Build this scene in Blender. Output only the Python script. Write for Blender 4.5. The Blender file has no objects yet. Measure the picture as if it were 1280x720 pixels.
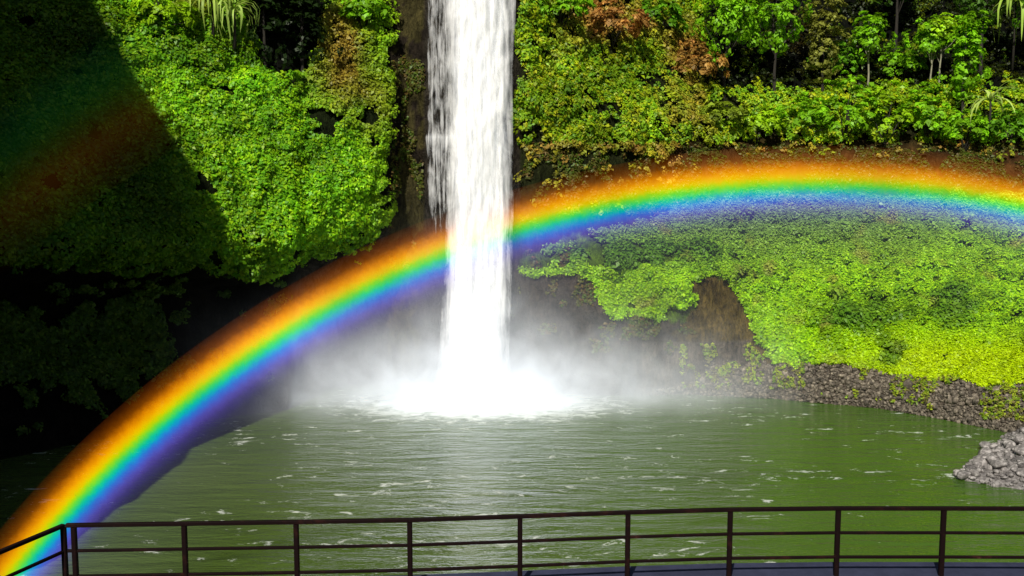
import bpy, math, random
import numpy as np
from mathutils import Vector

rng = np.random.default_rng(11)
random.seed(5)
SC = bpy.context.scene
COL = SC.collection

# ------------------------------------------------------------------ camera model
F = 1229.0                       # focal length in pixels of a 1280 wide picture
H = 20.0                         # eye height above the pool
TH = math.atan(130.0 / F)        # slight downward pitch
CT, ST = math.cos(TH), math.sin(TH)


def project(P):
    P = np.asarray(P, float)
    d = P[..., 1] * CT + (H - P[..., 2]) * ST
    u = P[..., 1] * ST + (P[..., 2] - H) * CT
    return 640 + F * P[..., 0] / d, 360 - F * u / d


def ray(px, py):
    a, b = (px - 640) / F, (360 - py) / F
    return np.array([a, CT + b * ST, -ST + b * CT])


def at_z(px, py, z):
    r = ray(px, py)
    return np.array([0, 0, H]) + r * ((z - H) / r[2])


def at_y(px, py, y):
    r = ray(px, py)
    return np.array([0, 0, H]) + r * (y / r[1])


# sun, behind the viewer and a little to the left
EL, AZ = math.radians(41), math.radians(17)
SUN = np.array([-math.sin(AZ) * math.cos(EL), -math.cos(AZ) * math.cos(EL), math.sin(EL)])

# ------------------------------------------------------------------ noise


def _hash(ix, iy, iz):
    h = (ix * 374761393 + iy * 668265263 + iz * 2147483647 * 3 + 1274126177) & 0xFFFFFFFF
    h = ((h ^ (h >> 13)) * 1274126177) & 0xFFFFFFFF
    h = ((h ^ (h >> 16)) * 2246822519) & 0xFFFFFFFF
    return ((h ^ (h >> 15)) & 0xFFFF) / 65535.0


def vnoise(p):
    p = np.asarray(p, float)
    i = np.floor(p).astype(np.int64)
    f = p - i
    f = f * f * (3 - 2 * f)
    r = 0
    for dx in (0, 1):
        for dy in (0, 1):
            for dz in (0, 1):
                w = (f[..., 0] if dx else 1 - f[..., 0]) * (f[..., 1] if dy else 1 - f[..., 1]) * (f[..., 2] if dz else 1 - f[..., 2])
                r = r + w * _hash(i[..., 0] + dx, i[..., 1] + dy, i[..., 2] + dz)
    return r * 2 - 1


def fbm(p, oct=4, gain=.5):
    p = np.asarray(p, float)
    a, s, r = 1.0, 0.0, 0
    for k in range(oct):
        r = r + a * vnoise(p * 2 ** k + 17.3 * k)
        s += a
        a *= gain
    return r / s


# ------------------------------------------------------------------ object helpers
def tag(o, label=None, cat=None, group=None, kind=None):
    if label: o['label'] = label
    if cat: o['category'] = cat
    if group: o['group'] = group
    if kind: o['kind'] = kind
    return o


def empty(name, loc, rz=0.0):
    o = bpy.data.objects.new(name, None)
    o.location = tuple(float(c) for c in loc)
    o.rotation_euler = (0, 0, rz)
    o.empty_display_size = .3
    COL.objects.link(o)
    return o


def mesh_obj(name, verts, faces, mat, parent=None, smooth=False, colors=None, uvs=None, n=None):
    """faces: (M,k) int array or list of tuples. colors: per-vertex rgb. uvs: per-vertex uv"""
    me = bpy.data.meshes.new(name)
    verts = np.asarray(verts, np.float32)
    if isinstance(faces, np.ndarray):
        m, k = faces.shape
        me.vertices.add(len(verts))
        me.vertices.foreach_set('co', verts.ravel())
        me.loops.add(m * k)
        me.loops.foreach_set('vertex_index', faces.astype(np.int32).ravel())
        me.polygons.add(m)
        me.polygons.foreach_set('loop_start', np.arange(0, m * k, k, dtype=np.int32))
        me.update(calc_edges=True)
    else:
        me.from_pydata(verts.tolist(), [], faces)
        me.update()
    if smooth:
        me.polygons.foreach_set('use_smooth', np.ones(len(me.polygons), bool))
    if colors is not None:
        c = np.ones((len(verts), 4), np.float32)
        c[:, :3] = colors
        at = me.color_attributes.new('Col', 'FLOAT_COLOR', 'POINT')
        at.data.foreach_set('color', c.ravel())
    if uvs is not None:
        li = np.zeros(len(me.loops), np.int32)
        me.loops.foreach_get('vertex_index', li)
        ul = me.uv_layers.new(name='UVMap')
        ul.data.foreach_set('uv', np.asarray(uvs, np.float32)[li].ravel())
    me.validate()
    if mat: me.materials.append(mat)
    o = bpy.data.objects.new(name, me)
    COL.objects.link(o)
    if parent: o.parent = parent
    return o


def grid_faces(nu, nv):
    i = np.arange(nu - 1)[:, None] * nv + np.arange(nv - 1)[None]
    return np.stack([i, i + nv, i + nv + 1, i + 1], -1).reshape(-1, 4)


class MB:
    def __init__(s): s.v, s.f = [], []

    def tube(s, pts, rad, n=8, cap=True):
        pts = [Vector(p) for p in pts]
        if not hasattr(rad, '__len__'): rad = [rad] * len(pts)
        b = len(s.v)
        ref = Vector((0, 0, 1)) if abs((pts[-1] - pts[0]).normalized().z) < .9 else Vector((0, 1, 0))
        for i, p in enumerate(pts):
            t = (pts[min(i + 1, len(pts) - 1)] - pts[max(i - 1, 0)]).normalized()
            x = t.cross(ref).normalized(); y = t.cross(x)
            for k in range(n):
                a = 2 * math.pi * (k + .5) / n
                s.v.append(p + (x * math.cos(a) + y * math.sin(a)) * rad[i])
        for i in range(len(pts) - 1):
            for k in range(n):
                s.f.append((b + i * n + k, b + i * n + (k + 1) % n, b + (i + 1) * n + (k + 1) % n, b + (i + 1) * n + k))
        if cap:
            s.f.append(tuple(b + k for k in range(n))[::-1])
            s.f.append(tuple(b + (len(pts) - 1) * n + k for k in range(n)))
        return s

    def build(s, name, mat, parent=None, smooth=True):
        o = mesh_obj(name, [tuple(v) for v in s.v], s.f, mat, parent, smooth)
        return o


# ------------------------------------------------------------------ material helpers
def new_mat(name):
    m = bpy.data.materials.new(name)
    m.use_nodes = True
    nt = m.node_tree
    nt.nodes.clear()
    out = nt.nodes.new('ShaderNodeOutputMaterial')

    def N(t, **kw):
        n = nt.nodes.new('ShaderNode' + t)
        for k, v in kw.items():
            if k in ('ins',):
                for kk, vv in v.items():
                    n.inputs[kk].default_value = vv
            else:
                setattr(n, k, v)
        return n

    def L(a, b): nt.links.new(a, b)
    return m, nt, out, N, L


def ramp(N, L, fac, stops, interp='LINEAR'):
    r = N('ValToRGB')
    r.color_ramp.interpolation = interp
    e = r.color_ramp.elements
    while len(e) < len(stops): e.new(.5)
    for el, (p, c) in zip(e, stops):
        el.position = p
        el.color = c if len(c) == 4 else (*c, 1)
    L(fac, r.inputs[0])
    return r


def math_n(N, L, op, a, b=None, clamp=False):
    n = N('Math', operation=op, use_clamp=clamp)
    for i, v in enumerate((a, b)):
        if v is None: continue
        if isinstance(v, (int, float)): n.inputs[i].default_value = v
        else: L(v, n.inputs[i])
    return n.outputs[0]


def noise_n(N, L, vec, scale, detail=4, rough=.55, dist=0.0):
    n = N('TexNoise')
    n.inputs['Scale'].default_value = scale
    n.inputs['Detail'].default_value = detail
    n.inputs['Roughness'].default_value = rough
    n.inputs['Distortion'].default_value = dist
    if vec is not None: L(vec, n.inputs['Vector'])
    return n.outputs['Fac']


def scaled(N, L, vec, s, loc=(0, 0, 0)):
    m = N('Mapping')
    m.inputs['Scale'].default_value = s
    m.inputs['Location'].default_value = loc
    L(vec, m.inputs['Vector'])
    return m.outputs[0]


def leaf_material():
    m, nt, out, N, L = new_mat('leaf')
    a = N('Attribute', attribute_name='Col')
    d = N('BsdfDiffuse'); t = N('BsdfTranslucent'); g = N('BsdfGlossy')
    g.inputs['Roughness'].default_value = .45
    g.inputs['Color'].default_value = (.5, .55, .45, 1)
    L(a.outputs['Color'], d.inputs['Color'])
    hs = N('HueSaturation'); hs.inputs['Hue'].default_value = .485; hs.inputs['Value'].default_value = 1.1
    L(a.outputs['Color'], hs.inputs['Color']); L(hs.outputs[0], t.inputs['Color'])
    mx = N('MixShader'); mx.inputs[0].default_value = .36
    L(d.outputs[0], mx.inputs[1]); L(t.outputs[0], mx.inputs[2])
    m2 = N('MixShader'); m2.inputs[0].default_value = .03
    L(mx.outputs[0], m2.inputs[1]); L(g.outputs[0], m2.inputs[2])
    L(m2.outputs[0], out.inputs['Surface'])
    return m


def bark_material(name, c1, c2):
    m, nt, out, N, L = new_mat(name)
    tc = N('TexCoord')
    v = scaled(N, L, tc.outputs['Object'], (4, 4, .8))
    f = noise_n(N, L, v, 3, 6)
    r = ramp(N, L, f, [(.3, c1), (.7, c2)])
    p = N('BsdfPrincipled'); p.inputs['Roughness'].default_value = .9
    L(r.outputs[0], p.inputs['Base Color'])
    b = N('Bump'); b.inputs['Strength'].default_value = .6; b.inputs['Distance'].default_value = .05
    L(f, b.inputs['Height']); L(b.outputs[0], p.inputs['Normal'])
    L(p.outputs[0], out.inputs['Surface'])
    return m


def cliff_material():
    m, nt, out, N, L = new_mat('cliff_rock')
    a = N('Attribute', attribute_name='Col')
    g = N('NewGeometry')
    v = scaled(N, L, g.outputs['Position'], (1, 1, .55))
    f1 = noise_n(N, L, v, .9, 10, .65, .3)
    f2 = noise_n(N, L, g.outputs['Position'], 5, 5, .6)
    f3 = noise_n(N, L, scaled(N, L, g.outputs['Position'], (2.6, 2.6, .7)), 1.6, 8, .72, .6)
    crack = ramp(N, L, f3, [(.34, (.25,) * 3), (.5, (.9,) * 3), (.7, (1.5,) * 3)])
    k = ramp(N, L, f1, [(.3, (.35, .33, .32)), (.5, (.9, .88, .85)), (.72, (1.7, 1.6, 1.45))])
    mul = N('Mix', data_type='RGBA', blend_type='MULTIPLY'); mul.inputs[0].default_value = 1
    L(a.outputs['Color'], mul.inputs[6]); L(k.outputs[0], mul.inputs[7])
    mul2 = N('Mix', data_type='RGBA', blend_type='MULTIPLY'); mul2.inputs[0].default_value = 1
    L(mul.outputs[2], mul2.inputs[6]); L(crack.outputs[0], mul2.inputs[7])
    p = N('BsdfPrincipled'); p.inputs['Roughness'].default_value = .75
    p.inputs['Specular IOR Level'].default_value = .06
    L(mul2.outputs[2], p.inputs['Base Color'])
    h = math_n(N, L, 'ADD', math_n(N, L, 'MULTIPLY', f1, 1.0), math_n(N, L, 'MULTIPLY', math_n(N, L, 'ADD', f2, f3), .35))
    b = N('Bump'); b.inputs['Strength'].default_value = 1; b.inputs['Distance'].default_value = .5
    L(h, b.inputs['Height']); L(b.outputs[0], p.inputs['Normal'])
    L(p.outputs[0], out.inputs['Surface'])
    return m


def stone_material(name, c1, c2, c3):
    m, nt, out, N, L = new_mat(name)
    g = N('NewGeometry'); oi = N('ObjectInfo')
    f = noise_n(N, L, g.outputs['Position'], 3.5, 8, .65)
    r = ramp(N, L, f, [(.3, c1), (.5, c2), (.72, c3)])
    vv = math_n(N, L, 'MULTIPLY_ADD', g.outputs['Random Per Island'], .8)
    vv.node.inputs[2].default_value = .55
    mul = N('Mix', data_type='RGBA', blend_type='MULTIPLY'); mul.inputs[0].default_value = 1
    cmb = N('CombineColor')
    for i in range(3): L(vv, cmb.inputs[i])
    L(r.outputs[0], mul.inputs[6]); L(cmb.outputs[0], mul.inputs[7])
    p = N('BsdfPrincipled'); p.inputs['Roughness'].default_value = .8
    L(mul.outputs[2], p.inputs['Base Color'])
    b = N('Bump'); b.inputs['Strength'].default_value = .7; b.inputs['Distance'].default_value = .1
    L(f, b.inputs['Height']); L(b.outputs[0], p.inputs['Normal'])
    L(p.outputs[0], out.inputs['Surface'])
    return m


FALL = np.array([-2.9, 88.0, 0.0])


def water_material():
    m, nt, out, N, L = new_mat('pool_water')
    g = N('NewGeometry')
    pos = g.outputs['Position']
    # murky body colour
    f = noise_n(N, L, scaled(N, L, pos, (.03, .06, 1)), 1, 3)
    body = ramp(N, L, f, [(.3, (.055, .092, .016)), (.7, (.082, .120, .028))])
    sxy = N('SeparateXYZ'); L(pos, sxy.inputs[0])
    side = N('MapRange'); side.inputs[1].default_value = -4; side.inputs[2].default_value = 26
    L(sxy.outputs[0], side.inputs[0])
    tint = N('Mix', data_type='RGBA'); L(side.outputs[0], tint.inputs[0]); L(body.outputs[0], tint.inputs[6])
    tint.inputs[7].default_value = (.055, .118, .013, 1)
    # wave relief
    w1 = noise_n(N, L, scaled(N, L, pos, (.20, .80, 1)), 1.0, 5, .6, .3)
    w2 = noise_n(N, L, scaled(N, L, pos, (1.5, 2.8, 1)), 1.0, 3, .6, .2)
    hgt = math_n(N, L, 'ADD', math_n(N, L, 'MULTIPLY', w1, 1.0), math_n(N, L, 'MULTIPLY', w2, .16))
    b = N('Bump'); b.inputs['Strength'].default_value = 1; b.inputs['Distance'].default_value = .27
    L(hgt, b.inputs['Height'])
    # foam: radial round the plunge + drifting flecks
    dv = N('VectorMath', operation='DISTANCE'); dv.inputs[1].default_value = tuple(FALL)
    dv.inputs[1].default_value = (float(FALL[0]), float(FALL[1]) * 1.9, 0)
    L(scaled(N, L, pos, (1, 1.9, 1)), dv.inputs[0])
    rad = N('MapRange'); rad.inputs[1].default_value = 6; rad.inputs[2].default_value = 20
    rad.inputs[3].default_value = 1; rad.inputs[4].default_value = 0
    L(dv.outputs['Value'], rad.inputs[0])
    fn = noise_n(N, L, scaled(N, L, pos, (.55, .9, 1)), 1.1, 6, .7, .8)
    foam1 = math_n(N, L, 'ADD', rad.outputs[0], math_n(N, L, 'MULTIPLY', math_n(N, L, 'SUBTRACT', fn, .5), 2.0))
    foam1 = ramp(N, L, foam1, [(.45, (0,) * 3), (.95, (1,) * 3)]).outputs[0]
    fl = noise_n(N, L, scaled(N, L, pos, (.42, .8, 1)), 1.0, 9, .72, .5)
    clus = noise_n(N, L, scaled(N, L, pos, (.06, .10, 1), (3, 1, 0)), 1.0, 2)
    far = N('MapRange'); far.inputs[1].default_value = 45; far.inputs[2].default_value = 92
    far.inputs[3].default_value = -.03; far.inputs[4].default_value = .045
    L(dv.outputs['Value'], far.inputs[0])
    fl2 = math_n(N, L, 'ADD', fl, math_n(N, L, 'MULTIPLY', math_n(N, L, 'SUBTRACT', clus, .5), .30))
    flk = ramp(N, L, fl2, [(.60, (0,) * 3), (.66, (1,) * 3)]).outputs[0]
    foam = math_n(N, L, 'MAXIMUM', foam1, math_n(N, L, 'MULTIPLY', flk, .75), clamp=True)
    mix = N('Mix', data_type='RGBA'); L(foam, mix.inputs[0]); L(tint.outputs[2], mix.inputs[6])
    mix.inputs[7].default_value = (.72, .75, .7, 1)
    p = N('BsdfPrincipled')
    L(mix.outputs[2], p.inputs['Base Color'])
    ro = N('MapRange'); ro.inputs[3].default_value = .05; ro.inputs[4].default_value = .7
    L(foam, ro.inputs[0]); L(ro.outputs[0], p.inputs['Roughness'])
    p.inputs['IOR'].default_value = 1.5
    L(b.outputs[0], p.inputs['Normal'])
    L(p.outputs[0], out.inputs['Surface'])
    return m


def fall_material(name, lo, hi, sx, sy, dens_edge=True, seed=0.0):
    """white falling water: streaky coverage (uv: across, down in metres)"""
    m, nt, out, N, L = new_mat(name)
    uv = N('UVMap', uv_map='UVMap')
    a = N('Attribute', attribute_name='Col')     # r = coverage bias from the mesh
    s = noise_n(N, L, scaled(N, L, uv.outputs[0], (sx, sy, 1), (seed, seed * 2, 0)), 1, 9, .68, .25)
    s2 = noise_n(N, L, scaled(N, L, uv.outputs[0], (sx * .35, sy * 2.5, 1), (seed + 7, 0, 0)), 1, 6, .65, .6)
    sep = N('SeparateColor'); L(a.outputs['Color'], sep.inputs[0])
    v = math_n(N, L, 'ADD', math_n(N, L, 'MULTIPLY', s, .65), math_n(N, L, 'MULTIPLY', s2, .35))
    v = math_n(N, L, 'ADD', v, math_n(N, L, 'SUBTRACT', sep.outputs[0], .5))
    al = ramp(N, L, v, [(lo, (0,) * 3), (hi, (1,) * 3)]).outputs[0]
    shade = ramp(N, L, s, [(.28, (.78, .83, .91)), (.5, (.98, .98, .98))])
    d = N('BsdfDiffuse'); L(shade.outputs[0], d.inputs[0])
    tl = N('BsdfTranslucent'); tl.inputs[0].default_value = (.9, .93, .95, 1)
    mx = N('MixShader'); mx.inputs[0].default_value = .10
    L(d.outputs[0], mx.inputs[1]); L(tl.outputs[0], mx.inputs[2])
    bm = N('Bump'); bm.inputs['Strength'].default_value = .28; bm.inputs['Distance'].default_value = .3
    L(s, bm.inputs['Height']); L(bm.outputs[0], d.inputs['Normal'])
    tr = N('BsdfTransparent')
    fin = N('MixShader'); L(al, fin.inputs[0]); L(tr.outputs[0], fin.inputs[1]); L(mx.outputs[0], fin.inputs[2])
    L(fin.outputs[0], out.inputs['Surface'])
    return m


def rainbow_material(name, stops, strength, veil):
    m, nt, out, N, L = new_mat(name)
    uv = N('UVMap', uv_map='UVMap')
    sp = N('SeparateXYZ'); L(uv.outputs[0], sp.inputs[0])
    a = N('Attribute', attribute_name='Col'); sepc = N('SeparateColor'); L(a.outputs['Color'], sepc.inputs[0])
    g = N('NewGeometry')
    dr = noise_n(N, L, g.outputs['Position'], 3.5, 3, .7)
    dr2 = noise_n(N, L, g.outputs['Position'], .16, 3, .6)
    wob = math_n(N, L, 'ADD', sp.outputs[1], math_n(N, L, 'MULTIPLY', math_n(N, L, 'SUBTRACT', dr, .5), .03))
    r = ramp(N, L, wob, stops, 'B_SPLINE')
    k = math_n(N, L, 'MULTIPLY', sepc.outputs[0], strength)
    k = math_n(N, L, 'MULTIPLY', k, math_n(N, L, 'ADD', .55, math_n(N, L, 'MULTIPLY', dr2, .9)))
    e = N('Emission'); L(r.outputs[0], e.inputs[0]); L(k, e.inputs[1])
    tr = N('BsdfTransparent')
    if veil > 0:
        lum = N('RGBToBW'); L(r.outputs[0], lum.inputs[0])
        op0 = math_n(N, L, 'MULTIPLY', math_n(N, L, 'POWER', lum.outputs[0], .6), sepc.outputs[0])
        op = math_n(N, L, 'MINIMUM', math_n(N, L, 'MULTIPLY', op0, veil), .85)
        inv = math_n(N, L, 'SUBTRACT', 1.0, op)
        cc = N('CombineColor')
        for i in range(3): L(inv, cc.inputs[i])
        L(cc.outputs[0], tr.inputs[0])
    ad = N('AddShader'); L(tr.outputs[0], ad.inputs[0]); L(e.outputs[0], ad.inputs[1])
    L(ad.outputs[0], out.inputs['Surface'])
    try: m.cycles.emission_sampling = 'NONE'
    except Exception: pass
    return m


def mist_material():
    m, nt, out, N, L = new_mat('mist')
    g = N('NewGeometry')
    pos = g.outputs['Position']
    sp = N('SeparateXYZ'); L(pos, sp.inputs[0])
    dx = math_n(N, L, 'SUBTRACT', sp.outputs[0], float(FALL[0]))
    dy = math_n(N, L, 'SUBTRACT', sp.outputs[1], float(FALL[1]))
    # squared scaled distance
    def sq(v, s): 
        q = math_n(N, L, 'DIVIDE', v, s)
        return math_n(N, L, 'MULTIPLY', q, q)
    wide = math_n(N, L, 'ADD', math_n(N, L, 'ADD', sq(dx, 17.0), sq(dy, 5.5)), sq(sp.outputs[2], 5.4))
    core = math_n(N, L, 'ADD', math_n(N, L, 'ADD', sq(dx, 9.0), sq(dy, 3.0)), sq(sp.outputs[2], 2.4))
    tall = math_n(N, L, 'ADD', math_n(N, L, 'ADD', sq(dx, 5.0), sq(dy, 4.0)), sq(sp.outputs[2], 9.0))
    def ex(v, k): return math_n(N, L, 'MULTIPLY', math_n(N, L, 'EXPONENT', math_n(N, L, 'MULTIPLY', v, -1.0)), k)
    d = math_n(N, L, 'ADD', math_n(N, L, 'ADD', ex(wide, .20), ex(core, .26)), ex(tall, .11))
    n1 = noise_n(N, L, pos, .28, 4, .6, .5)
    nn = ramp(N, L, n1, [(.3, (.25,) * 3), (.7, (1.6,) * 3)]).outputs[0]
    d = math_n(N, L, 'MULTIPLY', d, nn)
    v = N('VolumePrincipled')
    v.inputs['Color'].default_value = (.96, .97, 1, 1)
    v.inputs['Anisotropy'].default_value = -.25
    L(d, v.inputs['Density'])
    v.inputs['Emission Color'].default_value = (.80, .91, 1, 1)
    L(math_n(N, L, 'MULTIPLY', d, .34), v.inputs['Emission Strength'])  # mist glows by itself, standing in for scattered sunlight
    L(v.outputs[0], out.inputs['Volume'])
    return m


def metal_material():
    m, nt, out, N, L = new_mat('painted_iron')
    spec = .04
    g = N('NewGeometry')
    f = noise_n(N, L, g.outputs['Position'], 2.2, 8, .7)
    f2 = noise_n(N, L, g.outputs['Position'], 22, 4, .7)
    s = math_n(N, L, 'ADD', math_n(N, L, 'MULTIPLY', f, .75), math_n(N, L, 'MULTIPLY', f2, .25))
    r = ramp(N, L, s, [(.0, (.005, .003, .003)), (.54, (.010, .005, .005)), (.64, (.03, .010, .008)), (.70, (.16, .08, .06))])
    p = N('BsdfPrincipled'); p.inputs['Roughness'].default_value = .6; p.inputs['Specular IOR Level'].default_value = spec
    L(r.outputs[0], p.inputs['Base Color'])
    b = N('Bump'); b.inputs['Strength'].default_value = .3; b.inputs['Distance'].default_value = .01
    L(f2, b.inputs['Height']); L(b.outputs[0], p.inputs['Normal'])
    L(p.outputs[0], out.inputs['Surface'])
    return m


def concrete_material(name, c1, c2, sc=3):
    m, nt, out, N, L = new_mat(name)
    g = N('NewGeometry')
    f = noise_n(N, L, g.outputs['Position'], sc, 9, .7)
    r = ramp(N, L, f, [(.3, c1), (.7, c2)])
    p = N('BsdfPrincipled'); p.inputs['Roughness'].default_value = .85
    L(r.outputs[0], p.inputs['Base Color'])
    b = N('Bump'); b.inputs['Strength'].default_value = .5; b.inputs['Distance'].default_value = .02
    L(f, b.inputs['Height']); L(b.outputs[0], p.inputs['Normal'])
    L(p.outputs[0], out.inputs['Surface'])
    return m


M_LEAF = leaf_material()
M_BARK = bark_material('bark', (.008, .006, .004), (.03, .024, .016))
M_PALE = bark_material('pale_bark', (.16, .15, .10), (.34, .33, .22))
M_CLIFF = cliff_material()
M_STONE = stone_material('bank_stone', (.03, .025, .018), (.11, .09, .065), (.36, .31, .23))
M_GRAVEL = stone_material('spit_stone', (.05, .045, .042), (.17, .155, .145), (.46, .43, .40))
M_METAL = metal_material()
M_KERB = concrete_material('blue_concrete', (.012, .015, .040), (.035, .04, .085))
M_DECK = concrete_material('deck_concrete', (.10, .10, .10), (.2, .19, .18))
M_EARTH = concrete_material('earth', (.015, .02, .008), (.05, .05, .025), 1.0)

# ------------------------------------------------------------------ cliff surface
ZK = np.array([-3, 0, 2.5, 4.5, 8, 11, 13, 15.5, 20, 28, 36, 45, 62.])
COLS = {
    -420: [34, 34, 35, 36, 37, 38, 34, 34, 36, 40, 44, 48, 56],
    -150: [60, 60, 61, 62, 63, 64, 60, 59, 61, 65, 70, 75, 85],
    0:    [70, 70, 71, 72, 74, 75, 71, 68, 70, 74, 79, 85, 96],
    150:  [77, 77, 78, 79, 81, 81, 78, 74, 76, 80, 85, 91, 102],
    300:  [84, 84, 85, 85, 86, 86, 82, 80, 82, 85, 89, 95, 105],
    362:  [86, 86, 86, 87, 87, 87, 85, 82, 84, 87, 91, 96, 105],
    374:  [94, 94, 94, 94, 94, 94, 92, 84, 85, 88, 92, 97, 106],
    430:  [96, 96, 96, 96, 96, 96, 95, 88, 87.5, 89.5, 93, 97, 106],
    486:  [96, 96, 96, 96, 95.5, 95.5, 95, 92, 91, 91.5, 94, 98, 106],
    505:  [95.5, 95.5, 95, 95, 95, 95, 94.5, 94, 93.7, 94, 95, 98, 104],
    530:  [95, 95, 95, 95, 95, 94.5, 94, 94, 93.7, 93.7, 94, 95, 100],
    640:  [95, 95, 95, 94.5, 94.5, 94, 93.7, 93.5, 93.3, 93.2, 93.5, 95, 100],
    658:  [93, 93, 92.5, 92.3, 92, 91.5, 91, 91.5, 92, 92.7, 94, 97, 103],
    760:  [92, 92, 91.5, 91, 90.7, 90.3, 90.5, 93.5, 95.5, 98, 102, 107, 115],
    860:  [92, 92, 91.3, 91.5, 91.7, 92, 93.5, 97, 100, 104, 110, 116, 124],
    950:  [91, 91, 91.3, 92, 94, 96, 98, 100, 104, 109, 117, 123, 130],
    1100: [86.5, 86.5, 87, 88, 91, 94, 96.5, 99, 104, 110, 119, 125, 132],
    1280: [77, 77, 77.8, 79, 82.5, 86.5, 89.5, 93.5, 100, 107, 116, 122, 130],
    1450: [63, 63, 64, 66, 70, 75, 79, 84, 92, 100, 108, 115, 124],
    1620: [48, 48, 49, 51, 56, 62, 67, 72, 80, 88, 96, 104, 112],
}
_cx = np.array(sorted(COLS))
_tab = np.array([COLS[c] for c in _cx], float)


def surf(px, z):
    """point of the amphitheatre wall on picture column px at height z"""
    px, z = np.broadcast_arrays(np.asarray(px, float), np.asarray(z, float))
    i = np.clip(np.searchsorted(_cx, px) - 1, 0, len(_cx) - 2)
    t = (px - _cx[i]) / (_cx[i + 1] - _cx[i]); t = np.clip(t, 0, 1)
    j = np.clip(np.searchsorted(ZK, z) - 1, 0, len(ZK) - 2)
    s = np.clip((z - ZK[j]) / (ZK[j + 1] - ZK[j]), 0, 1)
    Y = (_tab[i, j] * (1 - t) + _tab[i + 1, j] * t) * (1 - s) + (_tab[i, j + 1] * (1 - t) + _tab[i + 1, j + 1] * t) * s
    X = (px - 640) / F * (Y * CT + (H - z) * ST)
    p = np.stack([X, Y, z], -1)
    n1 = fbm(p * np.array([.12, .12, .16]), 5, .55)
    n2 = fbm(p * np.array([.7, .7, .6]) + 40, 3, .55)
    amp = np.clip((z + 1) / 5, .25, 1)
    Y = Y + amp * (n1 * 1.5 + n2 * .45)
    X = (px - 640) / F * (Y * CT + (H - z) * ST)
    return np.stack([X, Y, z], -1)


_zz = np.linspace(-1, 60, 700)


def surf_at(px, py):
    P = surf(np.full_like(_zz, px), _zz)
    _, y = project(P)
    return P[np.argmin(np.abs(y - py))]


def surf_normal(px, z):
    a = surf(px + 3.0, z) - surf(px - 3.0, z)
    b = surf(px, z + .25) - surf(px, z - .25)
    n = np.cross(b, a)
    n = -n / (np.linalg.norm(n, axis=-1, keepdims=True) + 1e-9)
    flip = np.sign(-n[..., 1:2]); flip[flip == 0] = 1
    return n * flip


def inpoly(x, y, poly):
    r = np.zeros(x.shape, bool)
    n = len(poly)
    for i in range(n):
        x1, y1 = poly[i]; x2, y2 = poly[(i + 1) % n]
        c = ((y1 > y) != (y2 > y)) & (x < (x2 - x1) * (y - y1) / (y2 - y1 + 1e-9) + x1)
        r ^= c
    return r


def blob(x, y, cx, cy, rx, ry, p=2):
    return np.exp(-(((x - cx) / rx) ** 2 + ((y - cy) / ry) ** 2) ** (p / 2))


LAWN = [(655, 318), (700, 300), (790, 280), (860, 256), (1000, 246), (1500, 250), (1500, 500), (1280, 478), (1230, 484), (1195, 470), (1165, 474), (1130, 468),
        (1085, 462), (1060, 455), (1000, 452), (965, 458), (938, 430), (925, 395), (905, 365), (880, 345), (862, 350), (858, 400), (800, 408), (765, 395), (742, 365), (733, 345), (700, 338), (655, 342)]
BROWNROCK = [(862, 362), (872, 346), (900, 344), (918, 362), (940, 390), (958, 430), (980, 466), (822, 458), (842, 425), (856, 400)]
LIP = [(-400, 320), (0, 322), (290, 335), (330, 345), (400, 318), (440, 312), (470, 296), (490, 280)]


def lip_y(x): return np.interp(x, [p[0] for p in LIP], [p[1] for p in LIP])


def wobx(p): return fbm(p * .35 + 5, 3) * 14 + fbm(p * 1.3 + 15, 3) * 12


# base mesh
pxs = np.concatenate([np.arange(-420, -40, 12), np.arange(-40, 1320, 4.0), np.arange(1320, 1625, 12)])
zs = np.concatenate([np.arange(-3, 48, .3), np.arange(48, 62.1, 1.0)])
PX, ZZ = np.meshgrid(pxs, zs, indexing='ij')
PS = surf(PX, ZZ)
qx, qy = project(PS)
wb = wobx(PS)
colr = np.empty(PS.shape)
colr[:] = (.030, .026, .020)                                  # dark wet basalt
lit = (qx < 490) & (qy < lip_y(qx))
colr[lit] = (.010, .016, .004)
w = (qx > 648) & (qy < 260)
colr[w] = (.016, .020, .006)
lw = inpoly(qx + wb, qy + wb * .4, LAWN)
colr[lw] = (.07, .13, .008)
w = inpoly(qx + wb, qy, BROWNROCK)
colr[w] = (.10, .072, .02)
w = (qx > 640) & (qx < 880) & (qy > 330) & ~lw & ~w
colr[w] = (.050, .040, .030)
bank = (qx > 800) & (ZZ < 5.2) & ~lw
colr[bank] = (.115, .095, .075)
band = np.clip((qy - 165) / 30, 0, 1) * np.clip((262 - qy) / 20, 0, 1) * (qx > 830)
colr = colr * (1 - band[..., None]) + np.array([.060, .030, .010]) * band[..., None]
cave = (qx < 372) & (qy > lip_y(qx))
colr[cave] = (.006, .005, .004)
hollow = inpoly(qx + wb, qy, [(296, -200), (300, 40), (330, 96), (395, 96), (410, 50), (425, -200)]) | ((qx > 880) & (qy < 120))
colr[hollow] = (.004, .005, .003)  # shade of the hollow and the wood painted into the rock
strip = (qx > 486) & (qx < 530)
colr[strip] = (.050, .044, .016)
w = strip & (fbm(PS * np.array([1, 1, .35]) * .8, 3) > .05)
colr[w] = (.022, .017, .012)
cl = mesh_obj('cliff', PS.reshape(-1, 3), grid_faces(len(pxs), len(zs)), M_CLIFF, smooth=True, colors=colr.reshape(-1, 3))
tag(cl, kind='structure')

# ------------------------------------------------------------------ leaf clouds


def rand_unit(n):
    v = rng.normal(size=(n, 3))
    return v / np.linalg.norm(v, axis=1, keepdims=True)


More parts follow.
